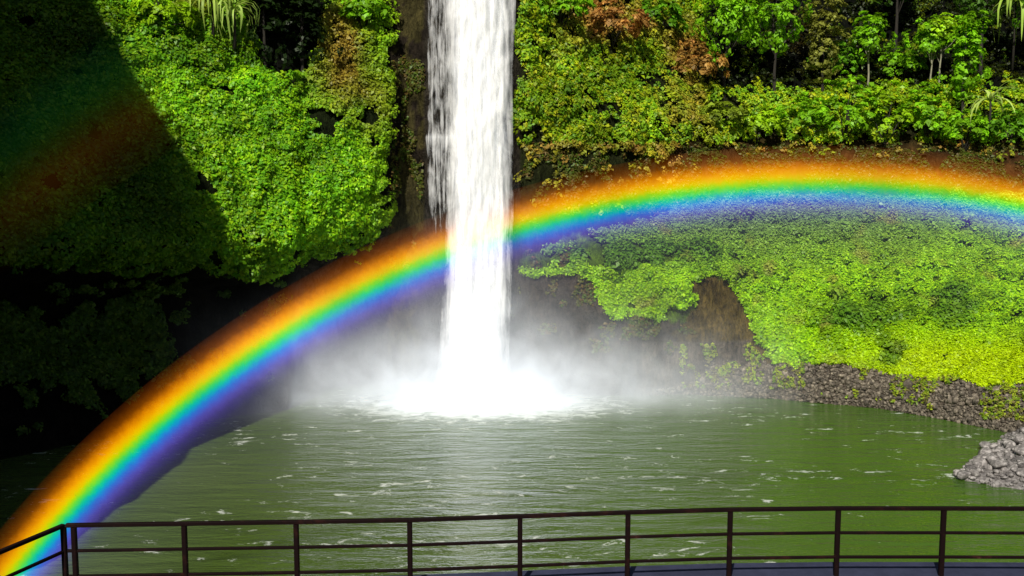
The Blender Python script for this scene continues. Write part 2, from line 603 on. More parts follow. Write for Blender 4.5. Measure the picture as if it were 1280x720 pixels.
def leaves(name, C, Nn, size, col, parent=None, aspect=.62, fold=.25, droop=.4):
    """one small folded leaf per row: centre, facing, length, colour"""
    n = len(C)
    Nn = Nn / (np.linalg.norm(Nn, axis=1, keepdims=True) + 1e-9)
    d = rand_unit(n) + np.array([0, 0, -droop])
    T = d - (d * Nn).sum(1, keepdims=True) * Nn
    T /= np.linalg.norm(T, axis=1, keepdims=True) + 1e-9
    B = np.cross(Nn, T)
    s = size[:, None]
    V = np.empty((n, 4, 3), np.float32)
    V[:, 0] = C - T * s * .5
    V[:, 1] = C + B * s * aspect * .5 + Nn * s * fold - T * s * .08
    V[:, 2] = C + T * s * .5
    V[:, 3] = C - B * s * aspect * .5 + Nn * s * fold * .6 - T * s * .08
    Fc = np.arange(n * 4, dtype=np.int32).reshape(n, 4)
    cc = np.repeat(col[:, None], 4, 1).reshape(-1, 3)
    return mesh_obj(name, V.reshape(-1, 3), Fc, M_LEAF, parent, colors=cc)


def clumps(P, N0, R, per, size, col, jitter=.2, up=.35):
    """hemispherical leaf clumps: returns leaf arrays"""
    n = len(P)
    idx = np.repeat(np.arange(n), per)
    m = len(idx)
    d = rand_unit(m)
    nn = N0[idx]
    dt = (d * nn).sum(1)
    d = d + nn * (np.maximum(0, -dt) * 2)[:, None] + nn * .35        # into the outward half
    d /= np.linalg.norm(d, axis=1, keepdims=True)
    rr = R[idx] * rng.uniform(.55, 1.05, m)
    C = P[idx] + d * rr[:, None] * np.array([1, 1, .85])
    fac = d * .7 + np.array([0, 0, up]) + rand_unit(m) * .45 + nn * .3
    s = (size[idx] if hasattr(size, '__len__') else size) * np.clip(rng.lognormal(-.03, .32, m), .5, 2.0)
    c = col[idx] * rng.uniform(1 - jitter, 1 + jitter, m)[:, None]
    # leaf colour gets darker towards the middle of the clump
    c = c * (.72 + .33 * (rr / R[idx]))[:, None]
    return C, fac, s, np.clip(c, 0, 1)


def sample(n, x0, x1, z0, z1):
    px = rng.uniform(x0, x1, n); z = rng.uniform(z0, z1, n)
    P = surf(px, z)
    x, y = project(P)
    return px, z, P, x, y


def pick(cols, w, n):
    cols = np.array(cols); return cols[rng.choice(len(cols), n, p=np.array(w) / np.sum(w))]


# --- ivy of the left wall
px, z, P, x, y = sample(64000, -260, 492, 10, 47)
wbn = wobx(P)
hol = inpoly(x + wbn, y, [(300, -120), (306, 30), (325, 80), (352, 98), (388, 92), (402, 50), (425, -120)])
keep = (y < lip_y(x) + fbm(P * .8, 3) * 16) & ~hol & (x < 482 + wbn * 1.3 + fbm(P * .9 + 33, 2) * 14) & (y > -130)
keep &= fbm(P * .5 + 9, 3) > -.42
px, z, P, x, y = [a[keep] for a in (px, z, P, x, y)]
Nn = surf_normal(px, z)
n = len(P)
col = pick([(.20, .48, .008), (.29, .56, .008), (.13, .38, .010), (.35, .58, .010)], [4, 3, 3, 1.4], n)
tone = fbm(P * .22 + 3, 3)
col = col * (1 + tone * .8)[:, None]
rust = np.clip(blob(x, y, 425, 60, 38, 75) * 1.3 + blob(x, y, 250, 5, 30, 25) + .5 * blob(x, y, 470, 140, 25, 60) - .25 + .5 * fbm(P * .6, 2), 0, .9)
col = col * (1 - rust[:, None]) + np.array([.34, .22, .03]) * rust[:, None]
yel = np.clip((x - 440) / 50, 0, 1) * .5
col = col * (1 - yel[:, None]) + np.array([.30, .44, .012]) * yel[:, None]
left_shade = np.clip((210 - x + (y - 120) * .45) / 60, 0, 1)
col = col * (1 - .62 * left_shade[:, None])        # side wall's shade painted into the leaf colour
R = rng.uniform(.3, .85, n) * np.where(y < 80, 1.35, 1)
R *= .70
P = P + Nn * (.1 + 1.3 * np.clip(fbm(P * .9 + 60, 3), 0, 1))[:, None]
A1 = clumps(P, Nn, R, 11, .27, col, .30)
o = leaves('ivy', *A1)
tag(o, 'dense bright green ivy hanging over the cliff left of the waterfall', 'ivy', kind='stuff')

# --- creepers right of the fall
px, z, P, x, y = sample(52000, 640, 1430, 12, 48)
wbn = wobx(P)
forest = (x > 880 + wbn * 2) & (y < 110 + wbn)
keep = (x > 648 + wbn * .8 + fbm(P * .9 + 33, 2) * 9) & (y < 262 + wbn * .5 - 62 * np.clip((x - 790) / 90, 0, 1)) & (y > -120)
dens = np.ones(len(P))
dens[forest] = .32
band = (y > 178 + wbn * .7) & (x > 840)
dens[band] = .22
dens[(x < 690) & (y > 150)] = .35
dens[y > 190 + wbn - 12 * (x > 840)] = .04
dens *= np.clip(.75 + fbm(P * .4 + 2, 3) * 1.6, .1, 1)
keep &= rng.uniform(size=len(P)) < dens
px, z, P, x, y = [a[keep] for a in (px, z, P, x, y)]
Nn = surf_normal(px, z)
n = len(P)
col = pick([(.24, .44, .012), (.34, .48, .010), (.15, .33, .012), (.44, .50, .012)], [4, 3, 2.5, 1.8], n)
tone = fbm(P * .22 + 8, 3)
col = col * (1 + tone * .6)[:, None]
rust = np.clip(1.3 * blob(x, y, 765, 22, 55, 32) + 1.2 * blob(x, y, 865, 75, 42, 45) + .5 * blob(x, y, 840, 150, 60, 40) + .35 * blob(x, y, 700, 60, 60, 60) + .9 * blob(x, y, 1000, 60, 60, 50)
               + .9 * (y > 180) - .3 + .6 * fbm(P * .6, 2), 0, .95)
col = col * (1 - rust[:, None]) + pick([(.46, .20, .05), (.34, .19, .03), (.52, .30, .07)], [1, 1, .6], n) * rust[:, None]
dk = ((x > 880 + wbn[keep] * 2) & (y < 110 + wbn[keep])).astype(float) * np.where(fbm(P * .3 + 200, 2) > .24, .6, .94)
col = col * (1 - dk[:, None])  # darkness of the wood put into the creeper leaves
R = rng.uniform(.3, .85, n)
P = P + Nn * (.1 + 1.8 * np.clip(fbm(P * .55 + 80, 3), 0, 1))[:, None]
R *= .75
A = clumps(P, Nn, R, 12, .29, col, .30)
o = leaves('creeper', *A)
tag(o, 'olive and rusty creepers covering the cliff right of the waterfall', 'creepers', kind='stuff')

# --- low ground cover of the slope
px, z, P, x, y = sample(80000, 650, 1430, 2.5, 21)
wbn = wobx(P)
keep = inpoly(x + wbn, y + wbn * .5, LAWN) & ~inpoly(x + wbn, y, BROWNROCK)
bare = (x < 760) & (y < 335) & (fbm(P * .5, 3) < .0)
keep &= ~bare & (fbm(P * .45 + 21, 3) > -.5)
keep &= ~((x < 868) & (fbm(P * 1.0 + 27, 3) < (y - 385) / 60))
px, z, P, x, y = [a[keep] for a in (px, z, P, x, y)]
Nn = surf_normal(px, z)
n = len(P)
col = pick([(.32, .60, .006), (.40, .67, .006), (.24, .50, .010)], [3, 3, 2], n)
col = col * (1 + fbm(P * .3 + 31, 3) * .4)[:, None]
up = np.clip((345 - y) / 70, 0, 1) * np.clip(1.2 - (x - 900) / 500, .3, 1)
col = col * (1 - up[:, None]) + np.array([.17, .29, .07]) * up[:, None]  # haze under the bow painted in as greyish leaf colour
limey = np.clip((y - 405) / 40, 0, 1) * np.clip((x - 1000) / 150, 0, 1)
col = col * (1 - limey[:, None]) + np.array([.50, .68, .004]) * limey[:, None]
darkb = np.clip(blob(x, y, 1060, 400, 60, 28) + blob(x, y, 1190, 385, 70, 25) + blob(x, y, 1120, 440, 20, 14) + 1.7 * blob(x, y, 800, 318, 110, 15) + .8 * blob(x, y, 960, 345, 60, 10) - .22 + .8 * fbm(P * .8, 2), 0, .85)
col = col * (1 - darkb[:, None]) + np.array([.075, .20, .012]) * darkb[:, None]  # darker plants, and shadow strips painted into the leaf colour
R = rng.uniform(.18, .42, n) * (1 + 1.1 * darkb + .5 * up)
P = P + Nn * (.02 + 1.3 * np.clip(fbm(P * .8 + 90, 3), 0, 1) * np.clip((z - 5) / 4, .1, 1) * np.where(x < 872, .3, 1))[:, None]
dead = np.clip(fbm(P * .55 + 140, 4) * 2.2 - .55, 0, .6) * (1 - limey)
col = col * (1 - dead[:, None]) + np.array([.34, .30, .06]) * dead[:, None]
tall_ = np.clip(fbm(P * 1.1 + 160, 2) * 2 - .5, 0, 1) * (1 - limey)
hole = (darkb > .3) & (fbm(P * 1.2 + 170, 2) > .12)
P, Nn, R, col, darkb, limey, tall_ = [a[~hole] for a in (P, Nn, R, col, darkb, limey, tall_)]
P = P + Nn * (tall_ * .5)[:, None]
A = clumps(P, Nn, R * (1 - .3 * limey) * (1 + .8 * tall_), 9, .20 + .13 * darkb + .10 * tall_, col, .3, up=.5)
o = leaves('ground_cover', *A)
tag(o, 'bright lime green low plants carpeting the slope above the rocky bank', 'ground cover', kind='stuff')

# --- ferns and weeds in the shaded hollow at the left foot, and hanging below the lip
px, z, P, x, y = sample(12000, -200, 372, 1.5, 13)
keep = (blob(x, y, 60, 450, 110, 50) + blob(x, y, 170, 430, 60, 60) + .5 * blob(x, y, -60, 420, 90, 70) > .45 + fbm(P * .8, 3) * 1.0)
px, z, P, x, y = [a[keep] for a in (px, z, P, x, y)]
n = len(P)
Nn = surf_normal(px, z)
col = pick([(.10, .20, .012), (.14, .22, .02), (.06, .13, .012)], [2, 1, 2], n)
A = clumps(P + Nn * .2, Nn, rng.uniform(.2, .55, n), 12, .27, col * .8, .3)
o = leaves('fern', *A)
tag(o, 'dim green ferns in the dark hollow under the shaded cliff', 'ferns', kind='stuff')

# --- sparse moss and weeds on bare rock
px, z, P, x, y = sample(9000, 640, 1000, 3, 17)
mossy = inpoly(x, y, [(640, 250), (740, 330), (860, 410), (960, 465), (800, 470), (640, 400)])
keep = mossy & (fbm(P * .6 + 50, 3) > .12)
px2, z2, P2, x2, y2 = sample(2600, 488, 528, 12, 47)
k2 = fbm(P2 * np.array([.6, .6, .3]) + 70, 3) > .1
px3, z3, P3, x3, y3 = sample(30000, 655, 1430, 12, 34)
k3 = (y3 > 180) & (y3 < 268) & (fbm(P3 * .7 + 44, 3) > -.12)
px, z, P = np.concatenate([px[keep], px2[k2], px3[k3]]), np.concatenate([z[keep], z2[k2], z3[k3]]), np.concatenate([P[keep], P2[k2], P3[k3]])
n = len(P); Nn = surf_normal(px, z)
col = pick([(.13, .14, .02), (.18, .12, .03), (.10, .17, .012)], [2, 1, 1], n) * .8
A = clumps(P, Nn, rng.uniform(.15, .35, n), 7, .22, col, .3)
o = leaves('moss', *A)
tag(o, 'thin olive moss and weeds on the bare rock and earth beside the waterfall', 'moss', kind='stuff')

# ------------------------------------------------------------------ trees, shrubs, palms


def make_tree(name, base, height, crown, spread, label, cat, group, tint, bark, nclus=60, lean=0.0, leaf=.40, ragged=True, seed=0, low_=.5):
    """trunk with limbs + crown of leaf clumps. crown = (rx, rz)"""
    r = np.random.default_rng(seed + 100)
    root = empty(name, base)
    tag(root, label, cat, group)
    mb = MB()
    hx = lean
    tr = max(.06, height * .016)
    pts, k = [], 7
    for i in range(k):
        t = i / (k - 1)
        pts.append((hx * t * t * height + r.normal() * .06 * t * height * .2, r.normal() * .05, -1.8 + t * (height * .86 + 1.8)))
    mb.tube(pts, [tr * (1.25 - .95 * i / (k - 1)) for i in range(k)], 8)
    cen = []
    cz = height - crown[1] * .9
    for i in range(nclus):
        d = r.normal(size=3); d /= np.linalg.norm(d)
        q = r.uniform(.35, 1) ** .6
        if ragged and i % 2 == 0:      # vines and side shoots down the stem
            t_ = r.uniform(low_, .9)
            cen.append(np.array([pts[-1][0] * t_, 0, height * t_]) + r.normal(size=3) * np.array([.75, .5, .5]) * crown[0] * (.25 + .45 * t_))
            continue
        c = np.array([pts[-1][0], pts[-1][1], cz]) + d * q * np.array([crown[0], crown[0] * .8, crown[1]]) * (1 + .38 * r.normal())
        cen.append(c)
    for i in range(9):
        c = cen[i * (nclus // 9)]
        s = pts[3 + i % 3]
        mid = (np.array(s) * .5 + c * .5) + np.array([0, 0, -.2])
        mb.tube([s, tuple(mid), tuple(c)], [tr * .42, tr * .28, tr * .1], 6)
    mb.build('trunk', bark, root)
    cen = np.array(cen)
    out = cen - np.array([pts[-1][0], pts[-1][1], cz - crown[1] * .5])
    out /= np.linalg.norm(out, axis=1, keepdims=True) + 1e-9
    col = np.array(tint)[None] * r.uniform(.6, 1.35, nclus)[:, None] * np.array([1, 1, 1])
    A = clumps(cen, out, np.full(nclus, spread) * r.uniform(.45, 1.2, nclus), 22, leaf, col, .25)
    leaves('crown', *A, parent=root)
    return root


def make_shrub(base, rx, rz, label, tint, seed, leaf=.36, group=None, n=46):
    r = np.random.default_rng(seed + 500)
    root = empty('shrub', base)
    tag(root, label, 'shrub', group)
    mb = MB()
    cen = []
    for i in range(n):
        a = r.uniform(0, 2 * math.pi); q = r.uniform(0, 1) ** .5
        h = r.uniform(.15, 1) * (1 - .55 * q * q)
        cen.append((math.cos(a) * q * rx, math.sin(a) * q * rx * .7, h * rz))
    for i in range(7):
        c = cen[i * (n // 7)]
        mb.tube([(0, 0, -1.2), (c[0] * .4, c[1] * .4, c[2] * .55), c], [.09, .06, .02], 5)
    mb.build('stem', M_BARK, root)
    cen = np.array(cen)
    out = cen + np.array([0, 0, .3]); out /= np.linalg.norm(out, axis=1, keepdims=True)
    col = np.array(tint)[None] * r.uniform(.6, 1.3, n)[:, None]
    A = clumps(cen, out, np.full(n, .55) * r.uniform(.6, 1.3, n), 24, leaf, col, .25)
    leaves('foliage', *A, parent=root)
    return root


def make_palm(base, height, blades, length, label, tint, seed, width=.22, droop=1.0):
    """long strap leaves bursting from the top of a thin stem and hanging down"""
    r = np.random.default_rng(seed + 900)
    root = empty('palm', base)
    tag(root, label, 'palm')
    mb = MB()
    mb.tube([(0, 0, -.8), (.05, 0, height * .5), (0, 0, height)], [.16, .12, .10], 7)
    mb.build('trunk', M_BARK, root)
    for b in range(blades):
        a = 2 * math.pi * (b / blades) + r.normal() * .25
        el = r.uniform(.1, 1.2)
        L_ = length * r.uniform(.7, 1.15)
        V, Fs, C = [], [], []
        n = 7
        pos = np.array([0, 0, height]); e = el
        side = np.array([-math.sin(a), math.cos(a), 0])
        shade = r.uniform(.6, 1.35)
        for i in range(n):
            t = i / (n - 1)
            w_ = width * (1 - t) ** .6 * (.5 + min(1, t * 4) * .5) * .5
            V += [pos - side * w_, pos + np.array([0, 0, -.25 * w_]), pos + side * w_]
            C += [np.array(tint) * shade * (1 + .3 * t)] * 3
            d = np.array([math.cos(a) * math.cos(e), math.sin(a) * math.cos(e), math.sin(e)])
            pos = pos + d * L_ / (n - 1)
            e -= droop * r.uniform(.3, .55) * (1 if e > -1.4 else 0)
        for i in range(n - 1):
            k = i * 3
            Fs += [(k, k + 3, k + 4, k + 1), (k + 1, k + 4, k + 5, k + 2)]
        mesh_obj('frond', np.array(V), np.array(Fs), M_LEAF, root, colors=np.clip(np.array(C), 0, 1))
    return root


G1, G2, G3, G4 = (.22, .50, .010), (.13, .34, .012), (.32, .56, .010), (.06, .15, .010)


def on(px, py, fwd=0.0):
    p = surf_at(px, py)
    c = np.array([0, 0, H])
    d = p - c
    return c + d * (1 - fwd / d[1]) + np.array([0, 0, -.3])


# (px, py of foot, forward, height, crown, spread, tint, bark, lean, label)
TREES = [
    (905, 112, 2, 10.5, (3.2, 2.6), .95, G1, M_BARK, .03, 'leafy green tree above the rust coloured creepers, first tree right of the waterfall'),
    (968, 110, 4, 10.6, (3.6, 2.5), .95, G1, M_BARK, -.03, 'broad crowned green tree over the black gap, second tree right of the waterfall'),
    (1028, 105, 3, 9.6, (2.2, 4.2), .85, (.24, .26, .04), M_BARK, .0, 'narrow olive brown tree wrapped in creepers at the middle of the wood'),
    (1085, 98, 5, 7.0, (1.7, 1.9), .75, G1, M_PALE, .0, 'small round tree on a bare pale trunk'),
    (1163, 100, 5, 6.4, (1.9, 1.5), .75, G1, M_PALE, .0, 'small tree on a pale trunk left of a thinner twin'),
    (1174, 100, 4.6, 6.9, (1.5, 1.4), .7, G3, M_PALE, .02, 'thin pale trunked tree close to the right of its twin'),
    (1118, 70, 1, 13, (3.0, 2.6), .9, G4, M_BARK, .01, 'tall dim slender tree rising behind the twin trunks'),
    (1226, 100, 1, 13, (2.2, 2.6), .9, G4, M_BARK, -.01, 'tall dim slender tree rising behind the star shaped palm'),
    (1203, 128, 5, 9.4, (1.7, 4.0), .8, G1, M_BARK, .02, 'bushy mid green tree left of the star shaped palm'),
    (1300, 90, 6, 11, (2.6, 3.4), .9, G2, M_BARK, -.03, 'dark green tree cut by the right edge of the photo'),
]
for i, (a, b, fw, h, cr, sp, ti, bk, le, lab) in enumerate(TREES):
    make_tree('tree', on(a, b, fw * .45), h, cr, sp, lab, 'tree', 'trees at the top of the right slope', ti, bk, nclus=100 if bk is M_BARK else 66, lean=le, seed=i, leaf=.42, ragged=bk is M_BARK, low_=.12 if i in (2, 8) else .55)
# dim canopy deeper in the wood and above the hollow on the left
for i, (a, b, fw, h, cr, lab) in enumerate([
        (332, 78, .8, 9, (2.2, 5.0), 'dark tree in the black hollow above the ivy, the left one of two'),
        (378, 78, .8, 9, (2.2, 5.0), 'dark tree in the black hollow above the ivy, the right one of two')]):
    make_tree('tree', on(a, b, fw), h, cr, .9, lab, 'tree', 'trees in the hollow above the ivy', (.012, .028, .004), M_BARK, nclus=90, seed=40 + i)  # near-black tint carries the shade of the hollow in the leaves

SHRUBS = [
    (945, 170, 3.0, 3.4, G3, 'yellow green shrub at the left end of the bright row'),
    (1003, 165, 3.0, 4.6, G1, 'fresh green shrub in the row, below the broad crowned tree'),
    (1055, 165, 3.6, 7.0, G1, 'tallest leafy shrub in the bright row, below the olive brown tree'),
    (1108, 168, 3.4, 6.2, G3, 'broad sunlit shrub in the row, below the small round tree'),
    (1160, 166, 3.2, 5.4, G1, 'sunlit shrub in the row, under the twin pale trunks'),
    (1205, 176, 2.6, 3.6, G1, 'low shrub under the bushy tree beside the star shaped palm'),
    (1264, 172, 2.6, 3.4, G2, 'darker shrub at the right edge, below the palms'),
    (900, 150, 2.4, 2.0, (.24, .34, .02), 'olive shrub below the first tree, left of the bright row'),
    (1040, 88, 2.6, 3.4, G2, 'dim green shrub at the foot of the olive brown tree'),
    (1128, 95, 2.4, 3.2, G1, 'green shrub filling the gap left of the twin pale trunks'),
    (868, 95, 3.2, 3.6, (.42, .24, .05), 'rust brown shrub at the head of the right cliff'),
    (765, 40, 3.4, 3.2, (.50, .26, .06), 'orange brown shrub over the cliff right of the waterfall'),
    (700, 22, 2.8, 3.0, G1, 'green shrub over the cliff edge close to the right of the waterfall'),
    (820, 35, 2.8, 3.4, G2, 'deep green shrub between the orange brown and the rust brown shrubs'),
    (455, 25, 2.2, 2.8, G1, 'green shrub on the cliff close to the left of the waterfall'),
    (205, 30, 2.6, 2.8, G3, 'yellow green shrub at the top of the sunlit ivy beside the hanging leaves'),
]
for i, (a, b, rx, rz, ti, lab) in enumerate(SHRUBS):
    make_shrub(on(a, b, .8), rx, rz, lab, ti, i, leaf=.46, n=56)

make_palm(on(1237, 150, 3.0), 2.3, 17, 4.0, 'pale star shaped palm with drooping strap leaves at the right of the slope', (.40, .52, .12), 1, .42, .75)
make_palm(on(1266, 75, 3), 6.6, 30, 7.4, 'big palm with long pale hanging leaves at the top right corner', (.34, .50, .07), 2, .46, 1.2)
make_palm(on(266, 40, 1.3), 2.8, 34, 4.6, 'palm with long hanging leaves above the ivy left of the dark hollow', (.34, .46, .08), 3, .30, 1.5)
make_palm(on(293, 45, 1.3), 2.4, 30, 4.2, 'smaller palm of hanging leaves at the left rim of the dark hollow', (.36, .50, .10), 4, .30, 1.5)

# ------------------------------------------------------------------ headland out of view on the left, shaped to throw the big shadow
edge_px = [(20, -160), (75, -80), (130, 20), (185, 120), (262, 240), (350, 372), (359, 425), (363, 480)]
T_ = 60.0
crest = [surf_at(a, b) + SUN * T_ for a, b in edge_px]
crest = np.array(crest)
K = 60
tt = np.linspace(0, len(crest) - 1, K)
cr = np.stack([np.interp(tt, np.arange(len(crest)), crest[:, c]) for c in range(3)], 1)
cr += np.stack([fbm(np.stack([tt * 1.7, tt * 0, tt * 0 + c * 9], 1), 3) * .35 for c in range(3)], 1)
rows = []
for u in np.linspace(0, 1, 14):       # face, foot to crest
    q = cr.copy(); q[:, 2] = -3 + (cr[:, 2] + 3) * u
    q[:, 0] -= (1 - u) * 0.0 + (1 - u) * 1.2
    rows.append(q)
for u in np.linspace(.1, 1, 10):      # flat rear body
    q = cr + np.array([-60, -16, 0]) * u
    q[:, 2] += fbm(q * .1, 3) * 2 * u
    rows.append(q)
q = cr + np.array([-60, -16, 0]); q[:, 2] = -3
rows.append(q)
G = np.array(rows)
hd = mesh_obj('shadow_headland', G.reshape(-1, 3), grid_faces(G.shape[0], K), M_CLIFF, smooth=True, colors=np.tile([.02, .03, .01], (G.shape[0] * K, 1)))
tag(hd, kind='structure')

# ------------------------------------------------------------------ pool
xs = np.linspace(-70, 70, 90); ys = np.linspace(18, 100, 70)
XX, YY = np.meshgrid(xs, ys, indexing='ij')
Zw = fbm(np.stack([XX * .3, YY * .4, XX * 0], -1), 3) * .05
pool = mesh_obj('pool', np.stack([XX, YY, Zw], -1).reshape(-1, 3), grid_faces(90, 70), water_material(), smooth=True)
tag(pool, kind='structure')

# ------------------------------------------------------------------ near ground: terrace, lower platform, bank
prof = [(-60, 18.4), (2.6, 18.4), (3.6, 16.6), (5.5, 14.75), (11.7, 14.75), (12.2, 12.0), (18, 7), (24, 3), (31, -2)]
gx = np.linspace(-90, 90, 61)
gy = np.array([p[0] for p in prof]); gz = np.array([p[1] for p in prof])
yy = np.unique(np.concatenate([gy, np.linspace(-60, 31, 60)]))
GX, GY = np.meshgrid(gx, yy, indexing='ij')
GZ = np.interp(GY, gy, gz) - np.clip(np.abs(GX) - 30, 0, 30) * 0
GZ = GZ + np.where(GY > 13.3, fbm(np.stack([GX * .3, GY * .3, GX * 0], -1), 4) * .8, 0)
gr = mesh_obj('ground', np.stack([GX, GY, GZ], -1).reshape(-1, 3), grid_faces(len(gx), len(yy)), M_EARTH, smooth=True)
tag(gr, kind='structure')

# ------------------------------------------------------------------ railing
ZT = 20 - 4.17 + .0
topline = [(92, 656.5), (230, 654.5), (370, 652.5), (512, 650), (650, 645.5), (785, 640.5), (913, 637), (1048, 635.5), (1180, 635.5), (1316, 636), (1452, 637), (1590, 638), (1730, 640), (1870, 642), (2010, 645)]
pts_front = [at_z(a, b, ZT) for a, b in topline]
ZD = ZT - 1.08
GAP = .325


def box_rail(a, b, w, h, z):
    """square bar between two plan points at height z (centre)"""
    a = Vector((a[0], a[1], z)); b = Vector((b[0], b[1], z))
    t = (b - a).normalized(); s = Vector((-t.y, t.x, 0)) * w / 2; u = Vector((0, 0, h / 2))
    c = .006
    prof_ = [s * (1 - c / w * 2) + u, s + u * (1 - c / h * 2), s - u * (1 - c / h * 2), s * (1 - c / w * 2) - u,
             -s * (1 - c / w * 2) - u, -s - u * (1 - c / h * 2), -s + u * (1 - c / h * 2), -s * (1 - c / w * 2) + u]
    v = [a + p for p in prof_] + [b + p for p in prof_]
    f = [(k, (k + 1) % 8, 8 + (k + 1) % 8, 8 + k) for k in range(8)] + [tuple(range(8))[::-1], tuple(range(8, 16))]
    return [tuple(q) for q in v], f


def post_geo(p, w, z0, z1):
    v, f = [], []
    c = .01
    for z_ in (z0, z1):
        for sx, sy in ((-1, -1), (1, -1), (1, 1), (-1, 1)):
            v += [(p[0] + sx * w / 2, p[1] + sy * (w / 2 - c), z_), (p[0] + sx * (w / 2 - c), p[1] + sy * w / 2, z_)]
    ang = lambda q: math.atan2(q[1] - p[1], q[0] - p[0])
    lo = sorted(range(8), key=lambda i: ang(v[i])); hi = [i + 8 for i in lo]
    f = [(lo[k], lo[(k + 1) % 8], hi[(k + 1) % 8], hi[k]) for k in range(8)] + [tuple(lo[::-1]), tuple(hi)]
    return v, f


def railing(points, label, first_w=.062, lead=0.0):
    root = empty('railing', (points[0][0], points[0][1], ZD))
    tag(root, label, 'railing')
    inv = -np.array([points[0][0], points[0][1], ZD])

    def add(name, v, f):
        mesh_obj(name, np.array(v) + inv, f, M_METAL, root)
    for i, p in enumerate(points):
        v, f = post_geo(p, .062 if i else first_w, ZD, ZT - .026)
        add('post', v, f)
    for k, nm in enumerate(('top_rail', 'middle_rail', 'middle_rail', 'bottom_rail')):
        V, Fs = [], []
        for i in range(len(points) - 1):
            a, b = np.array(points[i]), np.array(points[i + 1])
            t = (b - a)[:2] / np.linalg.norm((b - a)[:2])
            if i == 0 and lead:
                a = a.copy(); a[:2] -= t * (lead + (.028 if k else 0))
            if k:
                a = a.copy(); b = b.copy(); a[:2] += t * .028; b[:2] -= t * .028
            v, f = box_rail(a, b, .06 if k == 0 else .038, .046 if k == 0 else .036, ZT - k * GAP + (0.0 if k == 0 else .0) if k < 3 else ZT - 1.0)
            o_ = len(V); V += v; Fs += [tuple(q + o_ for q in ff) for ff in f]
        add(nm, V, Fs)
    return root


railing(pts_front, 'long dark iron railing with three visible bars along the edge of the platform', lead=.09)
c0 = at_z(79, 657, ZT)
c1 = at_z(0, 690, ZT)
dv = (c1 - c0) / np.linalg.norm(c1 - c0)
railing([c0, c0 + dv * 1.6, c0 + dv * 3.2, c0 + dv * 4.8], 'short dark iron railing returning towards the viewer at the left corner')

# blue-grey kerb the railing stands behind
V, Fs = [], []
kz1, kz0 = ZT - .90, ZD - 1.2
for i, p in enumerate(pts_front):
    a = pts_front[max(i - 1, 0)]; b = pts_front[min(i + 1, len(pts_front) - 1)]
    t = (b - a)[:2] / np.linalg.norm((b - a)[:2]); nrm = np.array([-t[1], t[0]])
    for off, z_ in ((-.22, kz0), (-.22, kz1 - .02), (-.20, kz1), (.46, kz1), (.48, kz1 - .02), (.48, kz0)):
        V.append((p[0] + nrm[0] * off, p[1] + nrm[1] * off, z_))
nk = 6
for i in range(len(pts_front) - 1):
    for k in range(nk - 1):
        Fs.append((i * nk + k, i * nk + k + 1, (i + 1) * nk + k + 1, (i + 1) * nk + k))
kerb = mesh_obj('kerb', V, Fs, M_KERB)
tag(kerb, kind='structure')

# ------------------------------------------------------------------ stones
def stone_geo(r, sub=2, seed=0):
    import bmesh
    bm = bmesh.new(); bmesh.ops.create_icosphere(bm, subdivisions=sub, radius=1)
    v = np.array([q.co[:] for q in bm.verts]); f = [tuple(q.index for q in ff.verts) for ff in bm.faces]
    bm.free()
    rs = np.random.default_rng(seed)
    for k in range(7):
        d = rs.normal(size=3); d /= np.linalg.norm(d); h = rs.uniform(.45, .8)
        s = v @ d; ex = np.clip(s - h, 0, None); v = v - ex[:, None] * d * .95
    v = v * (1 + .10 * fbm(v * 1.6 + seed, 3))[:, None]
    return v * np.array(r), np.array(f)


# rubble face of the right bank (one mass of uncountable rock)
px, z, P, x, y = sample(24000, 790, 1420, .0, 5.6)
lawn = inpoly(x + wobx(P), y + wobx(P) * .5, LAWN)
keep = ~lawn & (z < np.clip((x - 800) / 36, 0, 5.4) + fbm(P * .6, 2) * 1.2)
P = P[keep]; x = x[keep]
geos = [stone_geo((1, .9, .8), 1, s) for s in range(8)]
V, Fs, off = [], [], 0
for i, p in enumerate(P[:14000]):
    v, f = geos[i % 8]
    a = rng.uniform(0, 6.28); c, s = math.cos(a), math.sin(a)
    sc = rng.gamma(1.3, .055) + .045
    v2 = v * sc * np.array([1, 1, rng.uniform(.8, 1.5)])
    v2 = np.stack([v2[:, 0] * c - v2[:, 1] * s, v2[:, 0] * s + v2[:, 1] * c, v2[:, 2]], 1) + p + np.array([0, -.05, 0])
    V.append(v2); Fs.append(f + off); off += len(v)
o = mesh_obj('rubble', np.concatenate(V), np.concatenate(Fs), M_STONE)
tag(o, 'grey brown broken rock facing the right bank of the pool', 'rubble', kind='stuff')

# dry tufts and weeds growing between the bank rocks
px, z, P, x, y = sample(9000, 850, 1420, .8, 6.0)
keep = (fbm(P * np.array([.7, .7, .45]) + 12, 3) > .10 - .05 * z + .0) & (rng.uniform(size=len(P)) < .15 + z * .09) & ~inpoly(x, y, LAWN) & ~(inpoly(x, y, BROWNROCK) & (y < 430))
px, z, P = px[keep], z[keep], P[keep]
n = len(P); Nn = surf_normal(px, z)
col = pick([(.34, .42, .03), (.22, .20, .06), (.22, .36, .02)], [2, 1, 1.5], n)
A = clumps(P + Nn * .15, Nn, rng.uniform(.12, .32, n), 7, .2, col, .3, up=.6)
o = leaves('weeds', *A)
tag(o, 'yellowish tufts and weeds between the rocks of the right bank', 'weeds', kind='stuff')

# gravel spit
SP = at_z(1290, 600, 0)
gu, gv = 40, 40
U, W = np.meshgrid(np.linspace(-1, 1, gu), np.linspace(-1, 1, gv), indexing='ij')


